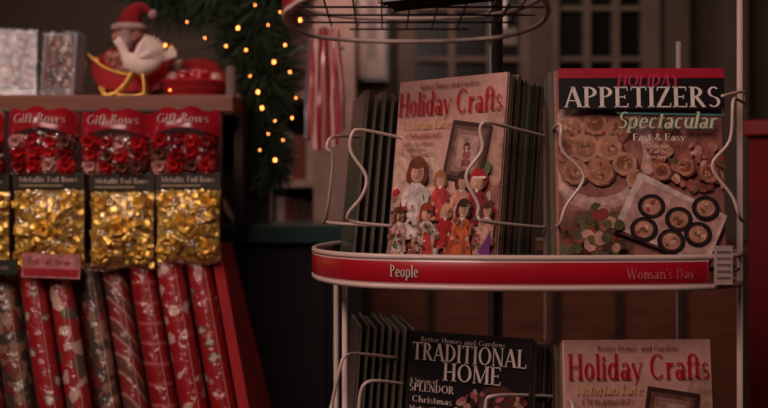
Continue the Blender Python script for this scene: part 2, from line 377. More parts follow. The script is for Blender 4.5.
m=Mag(.205,.284,.006,(30,22,24)); ra=random.Random(8)
m.oval(.75,.5,.26,.34,(84,48,40)); m.oval(.62,.3,.36,.5,(66,42,32))
for i in range(110):
    m.oval(ra.uniform(.42,.97),ra.uniform(.1,.7),ra.uniform(.015,.05),ra.uniform(.012,.04),ra.choice([(170,96,90),(120,50,50),(66,64,50),(190,140,122),(96,46,44),(56,36,32)]),8,ra.uniform(0,3))
m.text('Better Homes and Gardens',.1,.945,.7,.026,(190,170,160))
m.text('TRADITIONAL',.03,.845,.94,.095,(228,206,198))
m.text('HOME',.3,.745,.48,.095,(228,206,198))
m.text('A Season of',.02,.72,.24,.024,(206,180,170)); m.text('SPLENDOR',.02,.675,.38,.042,(212,190,180))
m.text('Christmas',.05,.615,.34,.034,(206,184,174)); m.text('Made with Love',.03,.57,.36,.026,(196,172,160)); m.rect(.05,.2,.38,.52,(110,60,50))
m.mb.make('magazine',(.028,1.554,H2),(math.radians(-6),0,math.radians(-30)))

m=crafts(.218,.284); m.mb.make('magazine',(.265,1.435,H2),(math.radians(-6),0,math.radians(3)))

def stack(n,w,h,gap,cols,loc,lean,yaw,th=.006):
    mb=MB()
    for i in range(n):
        c=random.choice(cols); y=i*gap; dx=random.uniform(-.003,.003); hh=h*random.uniform(.965,1.0)
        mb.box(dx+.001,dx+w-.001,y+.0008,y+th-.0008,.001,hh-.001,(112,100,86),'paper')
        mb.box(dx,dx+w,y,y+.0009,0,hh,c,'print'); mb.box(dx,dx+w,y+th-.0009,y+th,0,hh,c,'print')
        mb.tube([(dx+.0005,y+th/2,0),(dx+.0005,y+th/2,hh)],th/2,c,'print',8)
    return mb.make('magazine_stack',loc,(math.radians(-lean),0,math.radians(yaw)))
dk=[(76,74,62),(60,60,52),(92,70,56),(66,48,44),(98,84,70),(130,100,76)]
def off(x,y,yaw,d): a=math.radians(yaw); return (x-math.sin(a)*d, y+math.cos(a)*d)
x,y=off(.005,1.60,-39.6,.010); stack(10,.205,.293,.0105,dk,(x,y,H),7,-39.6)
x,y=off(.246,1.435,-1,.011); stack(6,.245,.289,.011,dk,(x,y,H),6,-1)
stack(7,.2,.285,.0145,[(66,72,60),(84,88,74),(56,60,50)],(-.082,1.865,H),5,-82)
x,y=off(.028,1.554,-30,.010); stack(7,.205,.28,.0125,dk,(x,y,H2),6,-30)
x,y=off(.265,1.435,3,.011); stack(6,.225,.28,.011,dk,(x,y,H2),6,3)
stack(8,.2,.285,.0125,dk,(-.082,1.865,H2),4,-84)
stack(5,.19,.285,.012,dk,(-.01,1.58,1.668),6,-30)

# ---------------------------------------------------------------- rack
rk=MB(); CR=(214,186,176)
front=[(-.06,1.95),(-.108,1.80),(-.116,1.66),(-.092,1.53),(-.03,1.43),(.08,1.385),(.2,1.37),(.33,1.375),(.44,1.392)]
backp=[(.515,1.45),(.55,1.6),(.545,1.8),(.47,1.97),(.3,2.05),(.08,2.04)]
base=[(p.x,p.y) for p in crom([(a,b,0) for a,b in front+backp],8,True)]
ident=lambda x,y:(x,y)
def loop(scx=1,scy=1): return [((x-.2)*scx+.2,(y-1.72)*scy+1.72) for x,y in base]
def span(L,val,axis):
    xs=[]; n=len(L)
    for i in range(n):
        a,b=L[i],L[(i+1)%n]
        if (a[axis]>val)!=(b[axis]>val):
            t=(val-a[axis])/(b[axis]-a[axis]); xs.append(a[1-axis]+t*(b[1-axis]-a[1-axis]))
    return (min(xs),max(xs)) if len(xs)>=2 else None
def tier(zb,tf=ident,step=.03,wc=(150,140,130)):
    L=[tf(x,y) for x,y in base]
    z1=zb+.0158; z0=zb-.026
    rk.tube([(x,y,z1) for x,y in L],.0042,CR,'enamel',8,True)
    rk.tube([(x,y,z0) for x,y in L],.0042,CR,'enamel',8,True)
    nfr=8*8+1; B=L[4:nfr+1]
    V=[];F=[]
    prof=[(0,z0),( .003,z0+.006),(.004,(z0+z1)/2),(.003,z1-.006),(0,z1)]
    for i,(x,y) in enumerate(B):
        a=B[max(i-1,0)]; b=B[min(i+1,len(B)-1)]; tx,ty=b[0]-a[0],b[1]-a[1]; l=math.hypot(tx,ty); nx,ny=ty/l,-tx/l
        for o,z in prof: V.append((x+nx*o,y+ny*o,z))
    k=len(prof); cols=[]
    for i in range(len(B)-1):
        for j in range(k-1):
            F.append((i*k+j,(i+1)*k+j,(i+1)*k+j+1,i*k+j+1)); cols.append((214,172,166) if j in(0,k-2) else (176,22,38))
    rk.add(V,F,cols,'band',True)
    zt=zb-.0035
    v=min(p[0] for p in L)+.02
    while v<max(p[0] for p in L)-.01:
        s=span(L,v,0)
        if s: rk.tube([(v,s[0],zt),(v,s[1],zt)],.0016,wc,'enamel',6)
        v+=step
    v=min(p[1] for p in L)+.03
    while v<max(p[1] for p in L)-.01:
        s=span(L,v,1)
        if s: rk.tube([(s[0],v,zt-.003),(s[1],v,zt-.003)],.0018,wc,'enamel',6)
        v+=step*1.5
    return B
B=tier(H); tier(H2); tier(.48)
# narrower top basket, attached to the centre pole
tier(1.672,lambda x,y:(-.158+(x+.116)*.62, y if y<1.5 else 1.5+(y-1.5)*.58),.045,(80,68,64))  # tray wires coloured dark to stand in for shade
def bandfn(zb,o=.0048):
    def f(x,z):
        for i in range(len(B)-1):
            if B[i][0]<=x<=B[i+1][0] and B[i][1]<1.6:
                t=(x-B[i][0])/(B[i+1][0]-B[i][0]); return (x,B[i][1]+t*(B[i+1][1]-B[i][1])-o,zb+z)
        return (x,B[-1][1]-o,zb+z)
    return f
f=bandfn(H)
text(rk,'People',f,.009,-.013,.040,.017,(60,10,16),'print'); text(rk,'People',bandfn(H,.0054),.008,-.012,.040,.017,(220,190,182),'print')
text(rk,"Woman's Day",f,.333,-.013,.098,.015,(206,100,104),'print')
rk.box(.459,.484,1.388,1.391,1.238,1.292,(186,160,152),'print',None)
for i in range(5): rk.box(.462,.481,1.3872,1.3879,1.246+i*.009,1.249+i*.009,(120,104,98),'print')
for (x,y,zt) in [(-.062,1.58,1.235),(.532,1.495,2.1),(.545,1.85,1.65),(-.09,1.88,1.235)]:
    rk.tube([(x,y,.03),(x,y,zt)],.0045,CR,'enamel',10)
rk.tube([(.2,1.79,.02),(.2,1.79,2.15)],.013,(64,54,50),'enamel',14)
rk.tube([(.532,1.495,2.1),(.2,1.79,2.1)],.0045,CR,'enamel',10)
rk.tube([(.2,1.6,1.668),(.2,1.79,1.668)],.003,(80,68,64),'enamel')
rk.lathe((.2,1.79,0),[(.02,.05),(.3,.035),(.32,.02),(.32,0),(0,0)],(90,84,80),'enamel',32)
rk.tube([(x,y,.03) for x,y in loop(.98,.98)],.006,CR,'enamel',8,True)
for a in range(4):
    q=math.pi/4+a*math.pi/2; rk.tube([(.2,1.79,.04),(.2+.33*math.cos(q),1.76+.3*math.sin(q),.03)],.006,CR)
def W(px,py,d): return ((px-384)*d/1000,d,1.35-(py-204)*d/1000)
def wire(P,r=.0027,n=5): rk.tube(crom([W(*p) for p in P],n),r,CR,'enamel',8)
wire([(323,222,1.72),(327,214,1.62),(333,160,1.56),(327,148,1.55),(331,138,1.56),(345,136,1.62),(360,137,1.72)])
wire([(323,222,1.72),(345,224,1.64),(392,226,1.56)])
wire([(402,138,1.58),(362,130,1.54),(352,134,1.53),(351,152,1.53),(366,176,1.53),(362,196,1.53),(348,214,1.54),(354,222,1.55),(392,226,1.56)])
wire([(548,137,1.55),(500,125,1.44),(485,122,1.42),(480,130,1.42),(482,150,1.42),(466,176,1.42),(478,204,1.42),(478,216,1.42),(488,222,1.43),(550,228,1.55)])
wire([(548,137,1.55),(554,128,1.45),(561,126,1.40),(562,150,1.40),(584,176,1.40),(566,206,1.40),(560,224,1.405),(556,226,1.47),(550,228,1.55)],.0023)
wire([(745,104,1.50),(738,100,1.42),(733,102,1.39),(730,140,1.39),(712,166,1.39),(732,196,1.39),(740,218,1.40),(745,222,1.49)],.0023)
wire([(745,104,1.50),(744,92,1.46),(722,96,1.42)],.0023)
wire([(331,408,1.56),(340,368,1.55),(346,356,1.56),(360,354,1.62),(398,358,1.68)])
wire([(358,430,1.53),(360,396,1.53),(366,383,1.53),(380,381,1.55),(404,384,1.6)])
wire([(486,430,1.42),(486,402,1.42),(494,396,1.42),(520,395,1.46),(566,397,1.55)])
wire([(576,430,1.40),(572,404,1.41),(566,397,1.55)])
rk.tube([(.25,1.55,.48),(.25,1.55,1.5)],.003,(130,110,102),'enamel',8)
rk.make('magazine_rack')

# ---------------------------------------------------------------- gift-wrap display stand
ds=MB(); RD=(160,18,28)
V8=[(-.255,1.84,.90),(-.235,1.84,.90),(-.325,1.98,1.268),(-.345,1.98,1.268),(-.255,2.13,.90),(-.235,2.13,.90),(-.325,2.13,1.268),(-.345,2.13,1.268)]
ds.box(-1.25,-.345,2.13,2.15,0,1.545,(58,20,20),'matte')
ds.add(V8,[(0,1,2,3),(1,5,6,2),(5,4,7,6),(4,0,3,7),(3,2,6,7),(0,4,5,1)],RD,'matte')
ds.box(-1.25,-.235,1.80,2.13,0,.72,(120,16,22),'matte'); ds.box(-1.25,-.235,1.80,1.815,.72,.82,RD,'matte'); ds.box(-.25,-.235,1.80,2.13,.72,.90,RD,'matte'); ds.box(-1.25,-1.235,1.8,2.13,.72,1.26,RD,'matte')
for zz in (1.408,1.535): ds.tube([(-1.25,1.985,zz),(-.36,1.985,zz)],.003,(120,110,100),'enamel')
for xx in (-.37,-.7,-1.1):
    for zz in (1.408,1.535): ds.tube([(xx,1.985,zz),(xx,2.135,zz)],.003,(120,110,100),'enamel')
ds.make('gift_wrap_display_stand')

def roll(x,yt,zt,r,mat,length=.62,sl=.235,film=True):
    mb=MB(); top=Vector((x,yt,zt)); d=Vector((sl,-.16,-1)).normalized(); bot=top+d*length
    if bot.z<.735: bot=top+d*((zt-.735)/-d.z)
    N=10; pts=[top+(bot-top)*i/N for i in range(N+1)]
    mb.tube(pts,r,(150,20,26),mat,20,caps=False)
    mb.tube([top+d*.002,top+d*.04],r*.6,(150,120,90),'paper',16); 
    mb.tube([top,top+d*.001],[r,r*.62],(190,140,130),'paper',20,caps=False)
    mb.tube([p+Vector((r*.55,-r*.83,0)) for p in pts],.0012,(216,160,150),'gloss',6)  # pale wrap seam, doubling as a highlight streak put into the colour
    if film:
        P=[top-d*.03,top-d*.01,top+d*.005]+pts[1:]; mb.tube(P,[r*.25,r*.8,r*1.08]+[r*1.09]*(len(pts)-1),(255,255,255),'thinfilm',16,caps=False)
    mb.make('gift_wrap_roll')
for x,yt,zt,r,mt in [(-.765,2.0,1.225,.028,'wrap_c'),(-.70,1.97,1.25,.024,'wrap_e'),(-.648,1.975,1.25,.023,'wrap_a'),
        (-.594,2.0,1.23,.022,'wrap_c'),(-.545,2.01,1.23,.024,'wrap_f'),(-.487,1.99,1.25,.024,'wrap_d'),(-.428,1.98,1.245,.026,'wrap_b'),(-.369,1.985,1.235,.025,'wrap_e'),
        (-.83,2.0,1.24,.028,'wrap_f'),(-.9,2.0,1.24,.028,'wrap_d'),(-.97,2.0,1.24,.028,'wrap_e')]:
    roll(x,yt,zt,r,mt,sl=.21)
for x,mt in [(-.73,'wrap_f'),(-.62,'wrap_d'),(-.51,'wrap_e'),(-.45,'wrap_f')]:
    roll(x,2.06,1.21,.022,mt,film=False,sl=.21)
hc=MB(); M=Matrix.Translation((-.635,1.915,1.232))@Matrix.Rotation(math.radians(2),4,'Y')
hc.box(-.058,.054,-.002,.002,-.024,.022,(190,120,118),'photo',M); hc.box(-.054,.050,-.0026,-.002,-.02,-.006,(170,40,50),'print',M)
text(hc,'Foil Gift Wrap',lambda a,b:tuple(M@Vector((a,-.0028,b))),-.045,.003,.08,.010,(150,50,56))
hc.make('gift_wrap_header_card')
hc=MB(); hc.box(-.83,-.705,1.92,1.924,1.215,1.243,(44,54,44),'print'); text(hc,'Foil Gift Wrap',lambda a,b:(a,1.9195,b),-.81,1.225,.09,.009,(170,140,124)); hc.make('gift_wrap_header_card')

def pillow(mb,x,y,ztop,zbot,w,dep,col,mat,n=20,wr=.004,sag=.03,seed=0):
    for sgn in (-1,1):
        V=[];F=[]
        for i in range(n+1):
            for j in range(n+1):
                u,v=i/n,j/n; b=(max(0,math.sin(math.pi*u))*max(0,math.sin(math.pi*v)))**.5
                q=wr*math.sin(u*23+v*9+seed)+wr*math.sin(v*31-u*13+seed*2)
                V.append((x+(u-.5)*w*(1-sag*math.sin(math.pi*v)),y+sgn*(b*(dep+(q if sgn<0 else 0))+.001),ztop-v*(ztop-zbot)+.003*math.sin(u*9+seed)*v))
        for i in range(n):
            for j in range(n): F.append((i*(n+1)+j,(i+1)*(n+1)+j,(i+1)*(n+1)+j+1,i*(n+1)+j+1))
        mb.add(V,F,col,mat,True)
def loopbow(mb,cx,y,cz,R0,col,mat,rings=((10,1),(9,.75),(7,.5),(4,.25)),wd=.010,seed=0):
    for ring,(nr,f) in enumerate(rings):
        for k in range(nr):
            a=2*math.pi*k/nr+ring*.4+seed; R=R0*f*random.uniform(.9,1.08); hgt=.010+.004*ring
            P=[(0,0),(.35,hgt*.9),(.75,hgt*1.2),(1,hgt*.55),(.85,0),(.4,-.001)]
            pts=[Vector((cx+math.cos(a)*R*r0,y-ring*.004-o,cz+math.sin(a)*R*r0)) for r0,o in P]
            tv=Vector((-math.sin(a),random.uniform(-.5,.5),math.cos(a))).normalized()*wd; V=[];F=[]
            for i,p in enumerate(pts):
                g=(.3,.8,1,1,.8,.4)[i]; V+= [p-tv*g,p+tv*g]
            for i in range(len(pts)-1): F.append((2*i,2*i+1,2*i+3,2*i+2))
            mb.add(V,F,col,mat,False)
def gold_pack(x,y,z1,w,h,seed):
    mb=MB(); hh=.032
    pillow(mb,x,y,z1-hh,z1-h,w,.008,(220,170,60),'goldfoil',wr=.002,seed=seed)
    loopbow(mb,x,y-.010,z1-hh-(h-hh)*.5,w*.47,(220,170,60),'goldfoil',seed=seed)
    for sx in(-1,1):
        for sz in(-1,1): loopbow(mb,x+sx*w*.3,y-.008,z1-hh-(h-hh)*(.5+sz*.32),w*.2,(220,170,60),'goldfoil',((6,1),(4,.5)),.007,seed+sx+sz)
    pillow(mb,x,y,z1-hh,z1-h-.006,w+.004,.036,(255,255,255),'clearplastic',wr=.003,seed=seed+1)
    mb.box(x-w/2-.001,x+w/2+.001,y-.007,y+.007,z1-hh,z1,(56,50,42),'print')
    text(mb,'Metallic Foil Bows',lambda a,b:(a,y-.0076,b),x-w*.42,z1-hh*.6,w*.84,hh*.34,(206,180,160),'print')
    mb.box(x-w*.42,x+w*.2,y-.0078,y-.007,z1-hh*.88,z1-hh*.76,(150,130,100),'print')
    mb.make('gold_bow_pack')
for i,(x,w) in enumerate([(-.652,.136),(-.511,.124),(-.381,.124),(-.80,.136)]): gold_pack(x,1.95+.006*(i%2),1.412-.003*(i%2),w,.19-.008*(i%3),i*2.1)
def red_pack(x,y,z1,w,h,seed):
    mb=MB(); hh=.050
    for r in range(3):
        for c in range(4):
            cx=x+(c-1.5)*w*.22+random.uniform(-.004,.004); cz=z1-hh-.008-r*.024+random.uniform(-.004,.004)
            loopbow(mb,cx,y-.006-random.uniform(0,.008),cz,.019,random.choice([(184,22,30),(170,22,30),(196,140,132),(130,16,24),(110,60,50)]),'gloss',((7,1),(5,.6)),.006,r+c)
    pillow(mb,x,y+.002,z1-hh+.004,z1-h,w*.94,.006,(96,20,24),'gloss',seed=seed)
    pillow(mb,x,y+.003,z1-.012,z1-h-.004,w,.026,(255,255,255),'clearplastic',wr=.005,seed=seed)
    N=16; V=[];F=[]; yo=lambda a:y-.009-.030*max(0,math.sin(math.pi*min(1,max(0,(a-x)/w+.5))))**.6
    for i in range(N+1):
        u=i/N; X0=x+(u-.5)*w; zt=z1+.006*math.sin(math.pi*u)+.004*math.sin(u*17+seed); zb=z1-hh+.018*math.sin(math.pi*u)
        V+= [(X0,yo(X0),zb),(X0,yo(X0)+.004,zt),(X0,y+.004,zt)]
    for i in range(N): F+=[(3*i,3*i+3,3*i+4,3*i+1),(3*i+1,3*i+4,3*i+5,3*i+2)]
    mb.add(V,F,(150,22,34),'gloss',True)
    text(mb,'Gift Bows',lambda a,b:(a,yo(a)-.0012,b),x-w*.40,z1-hh*.46,w*.76,hh*.36,(206,160,156),'print',.2)
    mb.make('ribbon_bow_pack')
for i,x in enumerate((-.665,-.523,-.388,-.81)): red_pack(x,1.962,1.53-.003*(i%2),.136,.122,i*1.7)

# ---------------------------------------------------------------- counter, hutch
ct=MB()
ct.box(-1.5,-.03,2.40,3.0,1.255,1.30,(38,66,60),'gloss'); ct.box(-1.48,-.05,2.43,2.98,0,1.255,(20,16,16),'matte')
for x in (-1.3,-.9,-.5): ct.box(x+.02,x+.36,2.42,2.43,.1,1.2,(24,19,19),'matte')
ct.make('store_counter',bevel=.004)
hs=MB()
hs.box(-1.5,-.335,2.22,2.62,1.55,1.592,(130,84,60),'wood'); hs.box(-1.5,-.335,2.21,2.22,1.556,1.586,(130,84,60),'wood')
hs.box(-.325,-.285,2.50,2.55,1.30,2.8,(28,44,42),'gloss'); hs.box(-1.5,-1.46,2.45,2.5,1.3,2.8,(30,46,42),'gloss')
hs.box(-.345,-.325,2.3,2.6,1.30,1.55,(52,44,36),'matte'); hs.box(-1.46,-.345,2.58,2.6,1.30,1.55,(34,24,22),'matte')
hs.box(-.325,-.10,2.50,2.51,1.735,1.745,(60,54,50),'enamel')
hs.make('display_hutch')
ac=MB(); M=Matrix.Translation((-.35,2.38,1.3))@Matrix.Rotation(math.radians(-32),4,'Y')
ac.box(-.006,.006,0,.12,0.002,.15,(66,62,48),'matte',M); ac.box(-.006,.006,-.003,0,.002,.15,(180,140,120),'print',M); ac.box(.006,.008,.004,.116,.005,.145,(150,120,100),'print',M)
ac.make('leaning_card')

def cardbox(x,y,w,h,yaw,cols):
    mb=MB(); 
    for i in range(6):
        mb.box(0,w,i*.006,i*.006+.0045,0,h-.002*(i%2),(176,168,168) if i%2 else (150,150,156),'print')
    mb.box(-.002,w+.002,-.001,.0375,0,h*.12,(150,140,144),'gloss')
    mb.box(.006,w-.006,-.0012,0,h*.14,h*.96,cols[0],'photo')
    for k in range(40):
        cx=random.uniform(.014,w-.014); cz=random.uniform(h*.2,h*.9); r=random.uniform(.003,.012); n=7; q=random.uniform(.5,1)
        mb.add([(cx+r*q*math.cos(6.283*i/n),-.0015-k*.00006,cz+r*math.sin(6.283*i/n)) for i in range(n)],[tuple(range(n))],random.choice(cols[1:]),'photo')
    mb.box(-.003,w+.003,-.005,.0395,-.0,h+.003,(255,255,255),'thinfilm')
    mb.make('greeting_card_box',(x,y,1.592),(math.radians(-7),0,math.radians(yaw)))
cs=[(130,118,122),(150,60,60),(86,96,90),(176,160,158),(110,60,60)]
cardbox(-.88,2.27,.085,.158,12,cs); cardbox(-.785,2.28,.085,.15,-14,[(134,104,104),(150,50,54),(110,80,72),(86,86,76),(186,160,150)]); cardbox(-.99,2.27,.095,.16,5,cs)

# goose ornament
dv=MB(); X,Y,Z=-.580,2.28,1.592; WH=(240,216,204)
def o(a,b,c=0): return (X+a,Y+c,Z+b)
dv.tube([o(-.035,.125),o(-.028,.13),o(-.018,.118),o(-.012,.1),o(.0,.082),o(.03,.072),o(.055,.08),o(.085,.098)],[.004,.012,.0105,.011,.022,.026,.018,.004],WH,'matte',14)
dv.tube([o(-.035,.127),o(-.052,.122)],[.004,.0006],(200,150,60),'goldmetal',8)
for sgn in (-1,1):
    dv.ell(o(-.031,.133,sgn*.009),(.002,.002,.002),(20,20,20),'gloss')
    for k in range(6):
        a=math.radians(22+k*7); L=.076-.004*abs(k-2)
        r=o(.012,.085,sgn*.016)
        dv.tube([r,(r[0]+math.cos(a)*L*.5,r[1]+sgn*.01,r[2]+math.sin(a)*L*.5),(r[0]+math.cos(a)*L,r[1]+sgn*.016,r[2]+math.sin(a)*L)],[.006,.009,.002],WH,'matte',8,flat=.4)
for k in range(5):
    a=math.radians(10+k*9); dv.tube([o(.07,.088),o(.07+.04*math.cos(a),.088+.04*math.sin(a),(k-2)*.006)],[.007,.004],WH,'matte',8,flat=.4)
for sgn in (-1,1):
    dv.tube(crom([o(.01,.062,sgn*.01),o(-.005,.035,sgn*.012),o(-.03,.01,sgn*.014),o(-.055,.006,sgn*.014),o(-.065,.025,sgn*.014)],5),.0036,(230,180,90),'goldmetal')
    dv.tube(crom([o(.03,.062,sgn*.01),o(.035,.03,sgn*.012),o(.03,.006,sgn*.014),o(-.03,.005,sgn*.014)],5),.0036,(230,180,90),'goldmetal')
for k in (-.03,.03): dv.tube([o(k,.006,-.016),o(k,.006,.016)],.003,(220,170,80),'goldmetal')
dv.lathe(o(-.005,0),[(0,0),(.045,0),(.045,.004),(0,.005)],(220,170,80),'goldmetal',24,sy=.6)
dv.make('goose_ornament')
# red toy sleigh behind it
sl=MB(); sx,sz=-.59,1.592
prof=crom([(-.095,0,.095),(-.085,0,.045),(-.05,0,.025),(.04,0,.022),(.075,0,.04),(.088,0,.09),(.098,0,.125)],5)
rim=crom([(-.105,0,.11),(-.06,0,.075),(0,0,.06),(.05,0,.08),(.098,0,.13)],7); 
for yy in (2.335,2.40):
    n=min(len(prof),len(rim)); V_=[];F_=[]
    for i in range(n):
        a=prof[int(i*(len(prof)-1)/(n-1))]; b=rim[int(i*(len(rim)-1)/(n-1))]
        V_+=[(sx+a.x,yy,sz+a.z),(sx+b.x,yy,sz+b.z)]
    for i in range(n-1): F_.append((2*i,2*i+2,2*i+3,2*i+1))
    sl.add(V_,F_,(176,22,32),'gloss'); sl.tube([(sx+p.x,yy,sz+p.z) for p in rim],.0035,(220,170,90),'goldmetal')
    sl.tube(crom([(sx-.12,yy,sz+.045),(sx-.115,yy,sz+.012),(sx-.08,yy,sz+.004),(sx+.06,yy,sz+.004),(sx+.1,yy,sz+.012)],5),.0035,(220,170,90),'goldmetal')
    for q in (-.05,.045): sl.tube([(sx+q,yy,sz+.004),(sx+q,yy,sz+.028)],.003,(220,170,90),'goldmetal')
V_=[];F_=[]
for p in prof: V_+=[(sx+p.x,2.335,sz+p.z),(sx+p.x,2.40,sz+p.z)]
for i in range(len(prof)-1): F_.append((2*i,2*i+1,2*i+3,2*i+2))
sl.add(V_,F_,(160,20,30),'gloss',True)
for k in range(9):   # red and cream parcels and bows heaped in it
    cx=sx-.07+k*.0175; loopbow(sl,cx,2.36+.008*(k%3),sz+.075+.02*math.sin(k*1.9)+.01*(k>5),.024,random.choice([(176,24,32),(150,20,28),(190,130,120),(176,24,32)]),'gloss',((7,1),(5,.6)),.007,k)
sl.make('toy_sleigh')

def santa(x,y,z,k,name='santa_doll'):
    mb=MB(); R_=(150,20,30); Wt=(190,156,148)
    mb.lathe((x,y,z),[(0,0),(.095*k,0),(.1*k,.02*k),(.085*k,.08*k),(.068*k,.13*k),(.05*k,.17*k),(.02*k,.185*k)],R_,'cloth',22,.8)
    mb.tube([(x+.1*k*math.cos(a/10*math.pi),y+.08*k*math.sin(a/10*math.pi),z+.016*k) for a in range(20)],.013*k,Wt,'cloth',8,True)
    mb.tube([(x+.08*k*math.cos(a/10*math.pi),y+.064*k*math.sin(a/10*math.pi),z+.095*k) for a in range(20)],.008*k,(26,20,20),'gloss',8,True)
    mb.box(x-.014*k,x+.014*k,y-.076*k,y-.069*k,z+.084*k,z+.106*k,(200,150,60),'goldmetal')
    for s in (-1,1):
        mb.tube(crom([(x+s*.04*k,y,z+.16*k),(x+s*.085*k,y-.02*k,z+.12*k),(x+s*.07*k,y-.075*k,z+.1*k)],4),[.026*k]*4+[.024*k]*4+[.02*k],R_,'cloth',12)
        mb.ell((x+s*.068*k,y-.08*k,z+.1*k),(.023*k,.014*k,.023*k),Wt); mb.ell((x+s*.064*k,y-.098*k,z+.1*k),(.016*k,.02*k,.015*k),(30,26,26))
        mb.ell((x+s*.016*k,y-.043*k,z+.222*k),(.004*k,.003*k,.005*k),(20,20,20),'gloss')
        mb.ell((x+s*.026*k,y-.036*k,z+.208*k),(.01*k,.008*k,.008*k),(196,110,96),'matte')
        mb.ell((x+s*.014*k,y-.05*k,z+.198*k),(.017*k,.008*k,.007*k),Wt)
        mb.ell((x+s*.047*k,y,z+.213*k),(.006*k,.01*k,.012*k),(205,150,128),'matte')
    mb.ell((x,y,z+.215*k),(.046*k,.044*k,.046*k),(205,150,128),'matte')
    mb.ell((x,y-.05*k,z+.211*k),(.008*k,.009*k,.008*k),(200,110,100),'matte')
    mb.tube([(x,y-.03*k,z+.2*k),(x,y-.052*k,z+.17*k),(x,y-.056*k,z+.135*k)],[.042*k,.034*k,.006*k],Wt,'cloth',14,flat=.6)
    mb.tube(crom([(x,y,z+.235*k),(x+.005*k,y,z+.27*k),(x+.03*k,y,z+.3*k),(x+.065*k,y,z+.285*k)],4),[.044*k,.042*k,.039*k,.036*k,.033*k,.03*k,.026*k,.022*k,.018*k,.015*k,.012*k,.009*k,.007*k],R_,'cloth',14)
    mb.tube([(x+.045*k*math.cos(a/9*math.pi),y+.045*k*math.sin(a/9*math.pi),z+.238*k) for a in range(18)],.011*k,Wt,'cloth',8,True)
    mb.ell((x+.068*k,y,z+.28*k),(.014*k,)*3,Wt)
    mb.make(name)
santa(-.64,2.52,1.592,.84)
# red woven basket of baubles
bk=MB(); bx,by,bz=-.445,2.34,1.592
for r in range(6):
    rad=.058+.004*r; bk.tube([(bx+rad*math.cos(a/12*math.pi),by+.7*rad*math.sin(a/12*math.pi),bz+.004+r*.0075) for a in range(24)],.0046,(170,22,34) if r%2 else (146,18,28),'cloth',8,True)
bk.lathe((bx,by,bz),[(0,.002),(.056,.002),(.076,.042)],(110,14,22),'matte',24,.7)
for i in range(14):
    a=i*2.4; q=.055*math.sqrt((i+.5)/14); bk.ell((bx+q*math.cos(a),by+.7*q*math.sin(a),bz+.046+.014*(1-q/.06)),(.017,)*3,random.choice([(190,24,36),(170,20,30),(190,24,36),(200,150,140)]),'gloss')
bk.make('bauble_basket')
ht=MB(); hx,hy,hz=-.50,2.46,1.592
ht.tube(crom([(hx+.0,hy,hz+.05),(hx+.05,hy,hz+.07),(hx+.10,hy-.01,hz+.06),(hx+.14,hy-.02,hz+.022)],4),[.05,.052,.052,.05,.048,.045,.041,.036,.03,.024,.019,.015,.011],(150,20,30),'cloth',16)
ht.tube([(hx,hy+.05*math.cos(a/9*math.pi),hz+.054+.05*math.sin(a/9*math.pi)) for a in range(18)],.010,(190,150,140),'cloth',8,True)
ht.ell((hx+.144,hy-.024,hz+.014),(.014,.014,.014),(190,150,140))
ht.make('santa_hat')
cd=MB(); cd.lathe((-.352,2.3,1.592),[(0,0),(.013,0),(.014,.006),(.012,.012),(.012,.07),(.010,.074),(0,.072)],(120,100,92),'matte',14); cd.tube([(-.352,2.3,1.66),(-.352,2.3,1.675)],.001,(40,30,30),'matte'); cd.make('candle')

# garland with lights
gd=MB()
gp=crom([(-.66,2.62,1.99),(-.55,2.62,1.91),(-.45,2.60,1.90),(-.36,2.50,1.96),(-.27,2.44,1.92),(-.29,2.44,1.82),(-.33,2.44,1.74),(-.28,2.44,1.66),(-.32,2.44,1.57),(-.28,2.44,1.49),(-.28,2.44,1.42)],14)
gd.tube(gp,.008,(36,34,26),'matte',6)
for i,p in enumerate(gp):
    rr=.16 if i<len(gp)*.5 else (.14 if i<len(gp)*.75 else .09)
    for k in range(130):
        d=Vector((random.gauss(0,1),random.gauss(0,1),random.gauss(0,1))).normalized(); d.y*=.4
        q=p+d*random.uniform(.0,.55)*rr; e=q+(d+Vector((0,0,-.25))).normalized()*rr*random.uniform(.2,.5)
        s=d.cross(Vector((random.random(),random.random(),random.random()))).normalized()*.0026
        g=random.uniform(.4,1.3)
        gd.add([q-s,q+s,e],[(0,1,2)],(int(54*g),int(74*g),int(48*g)),'needle')
gd.make('pine_garland')
fl=MB()
for px,py in [(255,5),(285,45),(274,62),(250,76),(262,108),(275,121),(260,150),(275,160),(238,28),(296,98),(165,45),(300,20),(170,90),(283,140),(268,25),(226,46),(258,92),(205,38),(187,22),(290,72),(280,12),(246,50),(268,134),(292,118),(152,62)]:
    p=W(px,py,2.30+random.uniform(-.02,.03)); r=random.choice([.0018,.0024,.0034]); fl.ell(p,(r,r,r*1.3),(255,190,110),'bulb',None,8,6); fl.tube([(p[0],p[1]+.004,p[2]+.004),(p[0],p[1]+.07,p[2]+.012)],.0015,(30,40,30),'matte',5)
fl.make('fairy_lights')

# hanging ribbon streamers
sc=MB(); sc.tube([(-.136,2.25,1.745),(-.136,2.28,1.752),(-.136,2.505,1.748)],.003,(120,110,100),'enamel')
SC=[(130,116,132),(200,90,94),(216,164,158),(170,50,60),(206,140,134),(160,50,60),(216,170,162),(186,64,72),(206,144,138)]
for lay in range(2):
    for k in range(9):
        u=(k-4)/4; L=.285-.03*u*u-.02*random.random()-lay*.02; n=12; V_=[];F_=[]
        for i in range(n+1):
            v=i/n; cx=-.136+u*(.028+.012*min(1,v*1.5))+.0015*math.sin(v*9+k*2)+lay*.004; w_=.0046+.001*math.sin(v*7+k)
            tw=.5*math.sin(v*4+k*1.3); yy=2.248+lay*.012+.004*math.sin(k*2+v*5)
            V_+=[(cx-w_*math.cos(tw),yy-w_*math.sin(tw),1.745-L*v),(cx+w_*math.cos(tw),yy+w_*math.sin(tw),1.745-L*v)]
        for i in range(n): F_.append((2*i,2*i+1,2*i+3,2*i+2))
        sc.add(V_,F_,SC[(k+lay*2)%9],'gloss',True)
